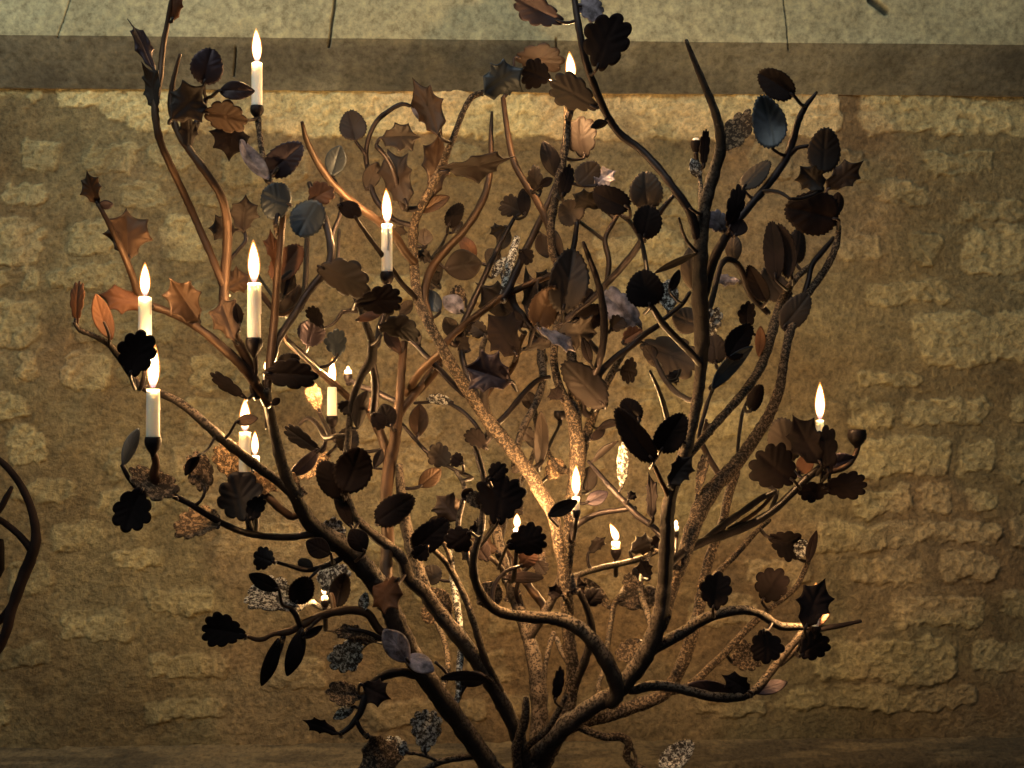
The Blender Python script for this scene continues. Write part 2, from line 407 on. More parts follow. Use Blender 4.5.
# name, material, root depth (None = from the branch it grows out of), tip depth, points from root to tip "x y r"
BR = r"""
trunk dusty 0 0 | 527 930 17, 528 860 15, 530 800 14, 534 768 13, 545 748 11
branch dusty 0 -.42 | 528 815 10, 510 790 10, 490 766 10, 468 735 9.5, 440 697 10, 418 665 10, 400 632 10.5, 386 600 10.5, 368 572 10.5, 340 545 10, 312 525 8, 296 498 6.5, 284 470 6, 276 440 5.5, 270 412 5, 266 390 4.5
branch dusty 0 -.22 | 532 790 10, 522 750 8, 512 722 7.5, 495 690 8, 478 662 8, 460 638 8, 438 612 7.5, 424 592 7, 408 578 6.5, 402 560 6, 388 546 5.5, 368 530 5, 352 512 4.5, 345 482 4, 348 440 3.6, 352 402 3.2, 361 377 4, 371 360 5.5, 372 342 4.5, 365 322 3.5, 358 303 3, 348 285 2.5, 341 268 2
branch dusty 0 -.30 | 532 775 11, 545 748 11, 562 729 10, 590 708 8.5, 616 692 8.5, 638 666 9, 652 640 9, 661 610 8, 665 575 7.5, 667 540 7.5, 668 510 7, 675 480 6, 685 452 6.5, 692 425 5.8, 698 395 5.8, 701 365 6.2, 702 335 7.5, 700 300 8, 700 265 7.5, 702 230 7, 706 200 6.5, 715 170 6, 721 145 5.5, 716 115 4.5, 703 82 3.5, 693 58 2.8, 686 40 2
branch iron - -.28 | 697 236 5, 690 212 4.5, 675 190 4.2, 660 170 4, 640 149 4, 620 134 4, 606 113 4, 594 85 4, 585 58 3.8, 579 28 3.5, 574 -5 3, 572 -30 2.5
branch crust 0 .20 | 535 772 9, 556 735 9, 580 722 8, 610 714 7.5, 640 704 7, 666 692 6.5, 682 664 6.5, 692 635 6.5, 700 605 6, 704 580 5.5, 712 550 4.8, 722 525 4.5, 728 497 4.5, 736 470 5
branch crust - .30 | 662 628 5, 668 606 5.5, 675 582 6, 684 556 7, 693 528 8, 703 504 9, 716 485 8, 735 465 7, 752 442 6.5, 770 413 5.8, 780 386 5, 784 360 4.6, 790 332 4.5, 800 305 4.3, 812 288 4, 826 268 3.8, 836 246 3.5, 839 226 2.5
branch crust 0 .10 | 540 770 9, 555 738 9, 568 705 7.5, 573 672 7, 569 640 6.5, 567 605 6.5, 566 570 6.5, 570 535 7, 573 500 8, 577 470 8.5, 577 440 8, 571 412 6, 560 388 4.5, 554 360 4, 557 325 4, 564 295 4, 560 272 4, 552 250 4, 551 225 4.2, 556 195 4.4, 562 165 4.4, 567 130 4, 568 92 3.2
branch dusty 0 .18 | 534 775 10, 539 730 9, 539 695 9, 535 664 8, 528 636 7, 518 606 6.5, 508 578 6, 500 550 5.5, 496 528 5
branch brown - .25 | 527 634 4.5, 545 612 4.5, 530 588 4.2, 514 565 4, 502 545 4, 492 520 4
branch crust - -.05 | 566 590 5, 560 550 6, 553 515 6, 543 497 7, 530 474 7, 514 452 7, 500 435 6.8, 488 420 6.8, 476 403 6.5, 462 382 6, 450 362 5.8, 440 344 5.6, 428 322 5.3, 418 300 5.3, 415 278 5, 413 250 5, 414 224 4.8, 422 205 4.5, 434 182 4, 445 158 3.5, 455 133 3.2, 464 110 3, 472 97 3, 484 92 3
branch brown - .12 | 398 632 6.5, 390 600 7, 386 570 6.5, 388 540 6.5, 386 500 6, 389 470 6.5, 394 445 6, 397 420 5.5, 400 392 4.5, 402 365 4.2, 404 343 4
branch brown - .22 | 398 415 4.5, 410 400 4.2, 424 382 4, 438 362 4, 444 345 3.6, 462 327 3.8, 483 311 3.8, 502 297 3.5, 525 286 3.2, 552 275 3
branch brown - .10 | 388 470 4.5, 385 448 4.8, 378 428 4.6, 367 405 4.5
branch dusty - .02 | 428 600 6.5, 418 568 6.5, 408 535 6, 402 500 5.2, 399 465 4
branch dusty - -.48 | 290 492 5, 277 480 5, 262 470 5, 240 453 5, 220 437 5, 200 419 4.6, 182 404 4.2, 162 394 4, 145 388 3.8, 130 373 3.6, 119 357 3.4, 107 343 3, 92 335 2.8, 80 330 2.5, 74 322 2
branch brown - -.48 | 268 404 4.5, 254 382 5, 240 364 5, 222 347 4.8, 204 332 4.4, 184 319 4.2, 166 311 4, 148 304 4, 138 292 4, 132 275 3.8, 124 255 3.4, 116 238 3, 107 220 2.6, 98 204 2.2
branch iron - -.52 | 318 532 4, 300 536 4, 280 537 4, 258 535 3.8, 240 531 3.6, 220 522 3.4, 204 513 3.2, 190 504 3, 172 495 3.2, 155 486 4
branch brown - -.40 | 256 383 4.5, 248 362 4.5, 238 342 4.8, 229 322 5, 224 300 5, 225 275 5, 227 248 4.8, 227 220 4.6, 221 196 4.4, 207 174 4.2, 191 152 4, 178 132 3.8, 171 108 3.4, 173 82 2.6, 180 54 1.5
branch brown - -.38 | 223 286 4, 214 262 4, 201 232 4, 186 198 4, 170 164 4, 159 137 4, 155 106 4, 160 78 3.6, 163 47 3, 168 20 2.6, 174 -14 2.2
branch iron - -.36 | 188 150 3, 193 132 3.4, 201 113 3.2, 206 98 2.5
branch brown - -.28 | 267 398 4, 269 372 4.2, 272 342 4.5, 275 310 4.2, 277 280 4, 281 240 3.6, 286 188 2.4
branch iron - -.18 | 270 372 3, 277 342 4, 292 318 4, 308 292 4, 322 275 4.2, 331 258 4.2, 329 235 4, 320 207 3.6, 309 183 2.5
twig iron - -.10 | 304 298 3, 306 270 3, 307 236 2.6
twig iron - -.1 | 331 250 2.2, 333 232 2.2, 340 214 2, 341 195 1.8, 334 178 1.5
twig iron - -.1 | 337 262 2, 339 230 1.8
branch brown - -.30 | 414 262 4.5, 405 252 4.6, 396 238 4.8, 382 224 4.8, 364 211 4.4, 345 196 4, 328 178 3.8, 314 156 3.4, 306 138 2.8, 302 122 1.8
twig black - -.34 | 418 300 2.8, 400 281 2.8, 382 255 2.6, 366 233 2.2, 355 217 1.6
branch iron - .05 | 466 396 3, 452 383 3.2, 440 370 3.2, 428 358 3, 418 347 2.8, 408 338 2.4
branch brown - .28 | 430 320 4.2, 424 298 4.5, 430 272 4.5, 444 252 4.4, 462 233 4.2, 477 211 4, 487 188 3.6, 491 160 3, 491 134 2.4, 492 112 1.4
branch brown - .25 | 552 236 4, 546 219 4, 536 199 4, 524 181 3.8, 514 162 3.6, 508 135 3.2, 503 98 2.6
branch iron - .2 | 500 300 4, 508 290 4, 516 272 4, 526 250 4, 538 225 3.6, 549 200 2.6, 556 182 2
branch iron - .32 | 455 345 3, 464 322 3.5, 472 304 3.5, 481 284 3.2, 491 262 3, 502 240 2.6, 515 217 2
twig lace - .3 | 503 300 4, 506 282 5, 511 262 5, 517 238 3.5
branch iron - .15 | 482 445 3, 492 428 3.2, 503 418 3, 514 405 3, 525 392 3, 538 380 2.8, 550 377 2
branch dusty - .22 | 515 470 4, 517 448 4, 523 428 4, 531 413 4, 539 396 4, 543 375 4.2, 541 355 4.5, 545 335 3
branch brown - .18 | 478 410 3.4, 485 397 3.4, 495 383 3.2, 506 376 3, 515 362 3.2, 519 345 3, 525 332 2.6
branch dusty - -.2 | 610 702 8, 617 692 8, 612 672 8, 598 648 8, 580 629 7.5, 557 619 6.8, 530 617 6, 503 613 5.5, 487 602 5, 475 580 4.5, 474 555 4, 481 530 3.5, 483 508 3.2, 485 482 2.6, 478 452 2, 474 446 1.5
twig dusty - -.1 | 474 572 3, 466 550 2.8, 458 528 2.6, 463 500 2.8, 464 485 2.6, 456 472 2
branch lace - .08 | 457 700 3, 459 672 3.4, 461 645 3.6, 458 612 3.8, 453 580 3.6, 450 552 3, 446 532 2.4
twig dusty - .1 | 480 665 2.6, 478 640 2.4, 472 618 2.2, 468 600 2
twig iron - -.05 | 482 520 1.6, 484 486 2, 478 462 2, 474 448 1.6
branch dusty - .35 | 570 578 3, 584 573 3.2, 600 568 3.2, 620 564 3, 642 558 2.8, 662 549 2.4
branch iron - -.05 | 569 545 3, 574 530 3.2, 584 520 3.2, 600 513 3, 620 510 2.8, 636 508 2.4
branch iron - .0 | 664 538 3.4, 652 526 3.4, 638 516 3.4, 628 505 3.2, 614 491 3, 600 475 2.6, 588 461 1.8
twig crust - .1 | 580 470 4.6, 584 446 4.6, 590 424 5, 596 408 4.5
twig iron - .3 | 542 462 2, 550 444 1.8, 558 428 1.6, 561 420 1.6
branch iron - -.05 | 583 410 3.5, 592 380 3.6, 600 358 4, 604 335 4, 603 308 3.8, 598 283 3.4, 590 260 2.8, 583 242 1.8
branch iron - -.05 | 562 325 3.2, 575 312 3.4, 592 299 3.5, 607 283 3.6, 622 267 3.6, 637 248 3.6, 648 230 3.4, 660 212 3, 674 195 2
branch iron - .1 | 596 380 3, 604 368 3.4, 616 357 3.4, 630 347 3.4, 642 336 3.4, 654 328 3, 664 322 2.6
branch iron - -.32 | 702 366 3.4, 690 352 3.8, 676 338 3.8, 662 323 3.8, 655 312 3.4, 649 302 2.6
twig iron - -.3 | 660 322 2.6, 672 313 2.6, 683 303 2.4, 690 292 2
twig iron - .0 | 648 280 2.4, 645 258 2.4, 640 238 2.4, 630 222 2.4, 619 214 2
twig brown - .12 | 606 285 2.4, 609 262 2.8, 605 240 2.6, 611 226 2.4, 618 215 2
twig iron - .2 | 604 240 2.2, 592 231 2, 580 222 1.8
twig iron - .1 | 568 268 2.8, 574 245 3, 577 222 2.4
twig iron - -.32 | 697 252 2, 688 243 2, 683 233 1.8, 679 218 1.2
twig iron - -.3 | 699 214 2, 690 208 1.4
twig dusty - .0 | 702 222 2.6, 701 200 3, 700 180 2.6, 697 160 2.2
branch iron - -.2 | 700 310 5, 706 286 5.2, 713 262 5, 723 242 4.5, 737 221 4.2, 752 203 4, 770 182 4, 785 160 4, 793 140 3.8, 798 122 3.5, 806 106 2.8, 817 92 1.5
twig iron - -.2 | 790 155 2.4, 797 148 2.4, 809 146 2
twig iron - -.25 | 762 192 2.4, 772 191 2.4, 783 194 2, 790 199 1.6
branch iron - .15 | 703 330 3, 712 300 3, 722 263 3, 734 261 3.2, 742 272 3.4, 748 290 3.4, 757 302 3.4, 768 313 3.2
branch crust - .35 | 690 454 4, 712 428 4.2, 730 408 4.5, 748 387 4.8, 762 364 5, 770 340 5, 777 315 4.8, 784 296 4.2, 796 278 3.6, 811 265 2.6
twig iron - .3 | 802 302 3, 808 282 3, 812 265 3, 822 252 3, 834 238 2.4
twig iron - .05 | 699 438 2.2, 704 415 2.2, 710 396 2, 722 374 1.8, 742 352 1.2
twig iron - .25 | 738 452 2, 740 430 2, 743 412 2, 749 398 1.6
branch iron - .52 | 668 566 4, 682 553 4.4, 705 541 4.4, 733 532 4.2, 757 521 4.2, 775 509 4, 790 495 4, 805 480 4.2, 820 468 4
twig iron - .35 | 704 540 3, 722 526 3.4, 742 512 3.4, 760 499 3.4, 774 492 2.6
twig brown - .36 | 728 530 2, 745 520 2.2, 762 507 2.2, 773 494 1.8
twig iron - .4 | 770 512 2.2, 774 502 2.4, 777 492 2.2, 768 486 2
twig brown - .55 | 822 473 2.6, 838 470 2.8, 850 463 3, 856 453 3, 858 446 3
branch dusty - .0 | 645 655 5.5, 660 645 6, 680 634 6, 702 620 5.6, 722 613 5.2, 745 610 4.8, 762 615 4.2, 780 626 4.2, 803 627 3.6
branch crust - .35 | 664 692 4, 682 689 4.5, 697 680 4, 708 669 3.8, 722 656 3.8, 736 641 3.6, 750 626 3.5, 766 612 3.2, 782 599 3, 795 588 2.8, 803 574 2.6, 810 556 2.2, 816 533 1.8
branch dusty - .05 | 632 690 5, 650 686 5, 672 687 5, 692 692 5, 714 697 5, 738 697 4.6, 755 690 4.5, 769 674 4.2, 784 655 4, 798 638 3.8, 810 624 3.4
twig dusty - .05 | 780 664 3, 794 652 3, 808 636 3, 822 618 3
twig iron - .1 | 812 630 3, 832 627 3, 848 624 2.4, 861 621 1.6
branch crust - .0 | 575 724 4, 590 732 4, 606 737 4, 622 737 4.4, 629 745 4.4, 626 756 4, 636 766 4, 655 775 3.4
twig dusty - .0 | 628 742 1.8, 634 752 1.8, 636 762 1.6, 630 778 1.6
branch crust - -.1 | 520 775 5, 516 752 5, 520 735 4.6, 525 718 4.6, 526 698 3
twig crust - -.12 | 522 752 3.4, 533 742 3.6, 548 728 3.4, 558 712 3, 566 696 2.4
twig crust - .3 | 598 690 2.6, 603 670 2.8, 607 648 3, 611 622 3, 614 606 3, 622 592 2.6, 632 578 2.4
twig dusty - .12 | 543 694 2.6, 545 668 2.8, 549 648 2.8, 554 632 2.4
twig dusty - .1 | 570 665 3, 562 652 3, 556 638 2.4
branch iron - -.2 | 420 676 4.6, 402 672 4.8, 386 675 4.8, 373 684 4.4, 365 698 4, 360 713 3.6, 350 727 3, 340 734 2.6
twig iron - -.2 | 356 720 2.6, 361 730 2.6, 368 738 2.2
branch brown - -.3 | 382 632 4, 368 614 4.6, 352 610 4.6, 335 612 4.4, 318 617 4.2, 302 625 4.2, 288 632 4, 274 634 2.6, 260 640 2.6, 246 636 2
twig iron - -.32 | 300 627 3, 296 615 3, 290 608 2.4
twig iron - -.3 | 325 614 2, 317 621 2, 307 630 2
twig iron - -.3 | 284 634 3, 281 645 3, 278 655 2.4
twig iron - -.36 | 350 553 2.6, 338 560 3.2, 322 567 3, 306 570 2.8, 290 566 2.2, 276 562 1.8
twig iron - -.32 | 320 568 1.6, 314 574 1.6, 309 579 1.4
twig lace - .25 | 300 607 3, 310 602 3, 322 608 3, 330 606 2.6
twig brown - -.2 | 334 612 2.8, 333 602 2.8, 331 594 2.4
twig iron - -.25 | 384 640 2, 374 635 2.4, 362 631 2.4, 348 629 2
twig iron - -.1 | 383 644 1.4, 372 641 1.4, 363 648 1.2
branch dusty - -.1 | 497 770 3.4, 482 757 3.4, 460 758 3.4, 440 762 3.4, 424 770 3.2
twig dusty - -.1 | 440 762 2, 426 756 2, 414 753 1.8
twig iron - -.1 | 450 678 1.6, 444 670 1.6, 435 662 1.6
twig iron - -.1 | 470 678 2, 462 690 2.4, 458 700 2.4
branch brown - -.32 | 303 512 3.5, 293 517 4.2, 282 510 4.4, 270 499 4.4, 258 488 4, 250 480 3
branch brown - -.1 | 368 410 3, 352 400 3.6, 336 386 3.8, 318 370 3.8, 302 354 3.6, 288 342 3, 283 332 2
twig iron - -.2 | 318 368 2.8, 302 354 2.8, 288 340 2.4
twig brown - -.2 | 301 303 3, 290 312 3.2, 279 314 3, 268 303 3, 258 290 2.6
twig iron - -.2 | 275 300 1.6, 268 290 1.6, 258 275 1.4
twig iron - .12 | 398 402 3.4, 388 398 3.4, 374 391 3.4, 360 386 3, 348 378 2.4
twig iron - -.1 | 377 345 3.4, 379 330 3.2, 384 315 3, 386 300 3
branch iron - -.1 | 400 352 3, 392 328 3, 383 312 4, 366 309 4, 350 311 3, 342 312 2.6
twig iron - .1 | 472 478 2, 455 470 2, 440 461 2, 427 452 2, 414 438 2, 402 424 1.8
twig iron - .1 | 482 434 2, 470 418 2.2, 456 407 2.2, 442 402 1.8, 414 403 1.6
twig iron - .1 | 336 436 2.6, 326 438 2.6, 318 425 2.6, 308 418 2.2, 300 424 1.8
twig iron - .1 | 330 436 2.4, 322 418 2.4, 314 402 2
twig iron - .1 | 386 448 2, 366 452 2, 350 448 3, 336 440 3, 332 428 2.6
twig iron - -.25 | 372 345 2, 377 342 2, 381 335 2
branch iron - .0 | 418 226 3, 398 222 3, 384 210 3, 374 196 3, 370 178 3, 366 158 2.8, 368 140 2.6, 376 122 2.6, 390 110 2.6, 402 104 2.4, 410 106 2
twig iron - .0 | 366 155 2, 360 147 1.8, 356 142 1.6
twig iron - -.1 | 422 208 3, 404 208 3, 398 190 3, 392 168 3, 384 154 3, 376 146 2.6
twig iron - .15 | 432 258 2, 441 246 1.6, 448 232 1.4
twig iron - -.35 | 271 190 3, 278 205 3, 276 225 2.4
branch crust - -.25 | 277 235 2.6, 274 205 3, 271 184 3.2, 266 172 3.2, 262 152 3, 259 130 3, 258 118 3.4
twig crust - -.3 | 266 172 2, 272 176 2, 278 168 1.8
twig iron - -.35 | 228 262 2, 238 250 2, 246 240 2, 243 228 2
twig iron - -.45 | 256 398 2.6, 252 388 3, 256 372 2.6, 255 352 2.6
twig iron - -.42 | 252 372 2, 246 360 2, 240 345 2, 236 330 1.6
twig rust - -.55 | 157 488 4, 154 474 5, 156 462 4, 152 450 3
twig iron - -.55 | 142 492 2.4, 130 480 2.4, 122 465 2.4
twig iron - -.35 | 250 525 4, 247 508 4, 246 488 3.6, 245 478 3.6
twig iron - -.5 | 109 345 1.6, 109 335 1.6, 104 322 1.4
branch brown - .1 | 444 350 4, 430 362 4, 417 376 4, 407 394 4
branch brown - .2 | 440 366 3.6, 424 386 3.6, 408 402 3.4, 400 416 3
branch iron - .2 | 486 410 3, 472 385 3.4, 462 356 3.2, 465 332 3, 478 318 2.6
branch dusty - .0 | 492 434 5, 487 415 4.6, 484 395 4.6, 488 372 4.2, 482 352 3.4, 486 335 2.4
branch crust - .15 | 577 442 6, 576 415 6, 573 388 5.6, 572 360 5, 568 332 4, 563 310 3
branch crust - .2 | 596 408 3.6, 606 385 3.6, 618 362 3.4, 629 345 3, 640 330 2.2
twig iron - -.35 | 670 440 2.4, 667 418 3, 660 394 2.6, 650 371 1.4
twig brown - -.2 | 670 500 2.6, 660 478 2.4, 648 454 2.4, 634 430 2.2, 618 412 1.6
branch iron - -.1 | 371 358 3.6, 375 378 4.2, 375 398 4.2, 373 413 3.6
branch iron - .3 | 545 360 3.4, 538 345 3.4, 528 322 3.2, 515 305 3, 505 282 2.6, 498 262 2
branch iron - .25 | 598 352 3, 588 340 3, 575 322 3, 560 300 3, 548 285 2.4
branch dusty - .1 | 528 640 5, 540 620 4.6, 553 598 4.2, 562 570 4, 566 548 3.6
branch dusty - -.1 | 500 690 4, 486 662 4, 476 630 3.8, 466 600 3.6, 452 572 3.4, 440 556 3, 428 546 2.4
twig dusty - -.05 | 452 572 2.4, 448 552 2.4, 440 534 2.2, 442 516 2, 452 500 1.8
twig dusty - .05 | 508 580 2.6, 500 566 2.4, 488 556 2.4, 478 548 2
twig iron - .1 | 520 606 2.6, 516 590 2.4, 524 572 2.4, 536 560 2
twig iron - -.1 | 492 604 2.4, 494 586 2.4, 505 572 2, 520 566 1.8
twig crust - .2 | 560 470 3, 548 452 3, 538 430 3, 534 408 2.6
branch dusty - .25 | 500 540 4, 506 515 4, 516 490 3.6, 528 468 3.2, 536 448 2.6
branch dusty - .3 | 655 640 3.4, 648 615 3.4, 640 590 3, 645 568 2.6, 652 548 2
branch crust - .4 | 697 600 3.4, 716 575 3.4, 738 552 3, 756 532 2.6, 770 520 2
branch iron - -.05 | 690 400 3, 676 392 3, 664 378 3, 655 360 2.6
branch brown - .2 | 716 470 3.4, 706 452 3.2, 700 436 3, 706 420 2.4
branch dusty - -.05 | 572 690 4.6, 585 660 4.4, 592 632 4, 586 606 3.4, 578 590 3
branch dusty - .1 | 440 695 3, 448 668 3, 444 640 2.8, 436 622 2.4
"""
class Tr: pass
cnt = {'trunk': 0, 'branch': 0, 'twig': 0}
seedn = 0
for line in BR.strip().splitlines():
    head, body = line.split('|'); nm, mt, d0, d1 = head.split()
    pts = [tuple(float(q) for q in p.split()) for p in body.split(',')]
    seedn += 1; rng = random.Random(seedn)
    if d0 == '-':
        s, bd = nearest(pts[0][0], pts[0][1])
        rootd = s[2]
        if bd < 30: pts = [(s[0], s[1], min(s[3]*0.9, pts[0][2]))]+pts
    else: rootd = float(d0)
    d1 = float(d1)
    arc = [0]
    for a, b in zip(pts[:-1], pts[1:]): arc.append(arc[-1]+math.hypot(a[0]-b[0], a[1]-b[1]))
    L = arc[-1]
    p4 = [(p[0], p[1], p[2], rootd+(d1-rootd)*(arc[i]/L)**0.9) for i, p in enumerate(pts)]
    rs = catmull(p4, 4.0)
    # a slow wander in depth, so the limbs are not planar
    ph = rng.uniform(0, 6.28); K = len(rs); amp = min(0.03, L/F*0.15)
    W = []; R = []
    for i, q in enumerate(rs):
        env = math.sin(math.pi*i/(K-1)) if d0 == '-' else (i/(K-1))*math.sin(math.pi*i/(K-1))
        d = q[3]+amp*env*math.sin(ph+i*0.12)
        W.append(P(q[0], q[1], d)); R.append(max(S(q[2], d), 0.0012))
        SAMPLES.append((q[0], q[1], d, q[2]))
    mb = MB(); tube(mb, W, R, n=12 if pts[1][2] > 4 else 8, rng=rng)
    mb.build(nm, M[mt], tree)
# foot of the tree: a round iron base plate and a gathered stem
mb = MB(); lathe(mb, (BASE.x, BASE.y, 0.002), (0,0,1), [(0.0,0),(0.28,0),(0.28,0.018),(0.26,0.026),(0.10,0.034),(0.05,0.06),(0.040,0.12),(0.034,0.30),(0.033,0.52)], 40)
mb.build('foot', M['iron'], tree)

# ------------------------------------------------------------------ leaves
def leaf_mesh(kind, bpos, tpos, wid, roll, rng, facing):
    ax = tpos-bpos; L = ax.length; X = ax.normalized()
    view = facing
    Nn = (view-X*view.dot(X))
    if Nn.length < 1e-3: Nn = X.orthogonal()
    Nn.normalize(); Y = Nn.cross(X).normalized()
    rot = Matrix.Rotation(math.radians(roll), 3, X); Nn = rot @ Nn; Y = rot @ Y
    hl = L/2; hw = wid/2; cen = (bpos+tpos)/2
    big = L > 0.03
    seg, rings = (112, 7) if big else (64, 4)
    k = {'oak': rng.choice([9, 9, 11]), 'toothed': rng.choice([24, 28, 30]), 'holly': rng.choice([7, 7, 9]), 'plain': 1}[kind]
    cup = rng.uniform(-0.30, 0.30); fold = rng.uniform(0.03, 0.22)*rng.choice([-1, 1]); curl = rng.uniform(-0.30, 0.30); tw = rng.uniform(-0.25, 0.25)
    side = rng.uniform(-0.10, 0.10)
    vfreq = rng.uniform(8, 11)
    def holly_side():
        # spikes joined by hollow arcs, from the tip round to the stalk
        sp = [(1.0, 0), (rng.uniform(.42,.58), rng.uniform(.72,.95)), (rng.uniform(-.22,-.02), rng.uniform(.85,1.05)), (rng.uniform(-.72,-.58), rng.uniform(.42,.62)), (-1.0, 0.0)]
        A = []; Rr = []
        for (ax_, ay_), (bx_, by_) in zip(sp[:-1], sp[1:]):
            mx_, my_ = (ax_+bx_)/2*0.60, (ay_+by_)/2*0.60
            if bx_ == -1.0: mx_, my_ = (ax_+bx_)/2, (ay_+by_)/2*0.5
            for i in range(10):
                t_ = i/10; x = (1-t_)**2*ax_+2*t_*(1-t_)*mx_+t_*t_*bx_; y = (1-t_)**2*ay_+2*t_*(1-t_)*my_+t_*t_*by_
                A.append(math.atan2(y, x)); Rr.append(math.hypot(x, y))
        A.append(math.pi); Rr.append(1.0)
        o = np.argsort(A); return np.array(A)[o], np.array(Rr)[o]
    if kind == 'holly': HA = holly_side(); HB = holly_side()
    def rad(th):
        if kind == 'oak':
            u = abs(math.cos(k*th/2)); irr = 1+0.05*math.sin(3*th+k)
            return (0.765+0.25*u**0.5)*irr
        if kind == 'toothed':
            f = (k*th/(2*math.pi)) % 1.0
            return 0.955+0.09*f if th < math.pi else 0.955+0.09*(1-f)
        if kind == 'holly':
            return float(np.interp(th if th <= math.pi else 2*math.pi-th, HA[0], HA[1])) if th <= math.pi else float(np.interp(2*math.pi-th, HB[0], HB[1]))
        return 1.0
    def pos(th, q):
        r = rad(th) if kind == 'holly' or q > 0.98 else 1+(rad(th)-1)*q**(5 if kind == 'oak' else 2.2)
        x = math.cos(th)*r*q; y = math.sin(th)*r*q
        if kind == 'oak': y *= 1+0.22*x-0.12*x*x
        elif kind == 'toothed': y *= 1-0.14*x-0.05*x*x
        elif kind == 'holly': y *= 1+0.05*x
        else: y *= (1-0.42*abs(x)**2.4)
        z = cup*y*y*hw+fold*abs(y)*hw*(1-0.4*max(x, 0))+curl*x*x*hl*0.8+tw*x*y*hw*1.4
        z += 0.014*hw*math.cos(vfreq*1.8*(x-0.7*abs(y)))*min(1, abs(y)*3)
        z -= 0.05*hw*math.exp(-(y*9)**2)
        if kind == 'holly': z += 0.16*hw*(q**4)*math.sin(3*th+cup*9)
        if kind == 'oak': z += 0.06*hw*(q**3)*math.sin(2*th+cup*9)
        y += side*(1-x*x)
        return x*hl, y*hw, z
    t = 0.0007+0.01*hw
    rows = [[(0.0)]]
    vs_ = []
    def W(x, y, z): return cen+X*x+Y*y+Nn*z
    qs = [(i+1)/rings for i in range(rings)]
    for sgn in (1, -1):
        a = pos(0, 0); vs_.append(W(a[0], a[1], a[2]+sgn*t))
        for q in qs:
            for s_ in range(seg):
                a = pos(2*math.pi*s_/seg, q); vs_.append(W(a[0], a[1], a[2]+sgn*t*(1 if q < 1 else 0.8)))
    off = 1+seg*rings; fs_ = []
    for h in (0, 1):
        o = h*off
        for s_ in range(seg):
            n2 = (s_+1) % seg
            f = (o, o+1+s_, o+1+n2); fs_.append(f if h == 0 else f[::-1])
            for r_ in range(rings-1):
                f = (o+1+r_*seg+s_, o+1+(r_+1)*seg+s_, o+1+(r_+1)*seg+n2, o+1+r_*seg+n2); fs_.append(f if h == 0 else f[::-1])
    for s_ in range(seg):
        n2 = (s_+1) % seg; b0 = 1+(rings-1)*seg
        fs_.append((b0+s_, off+b0+s_, off+b0+n2, b0+n2))
    return vs_, fs_

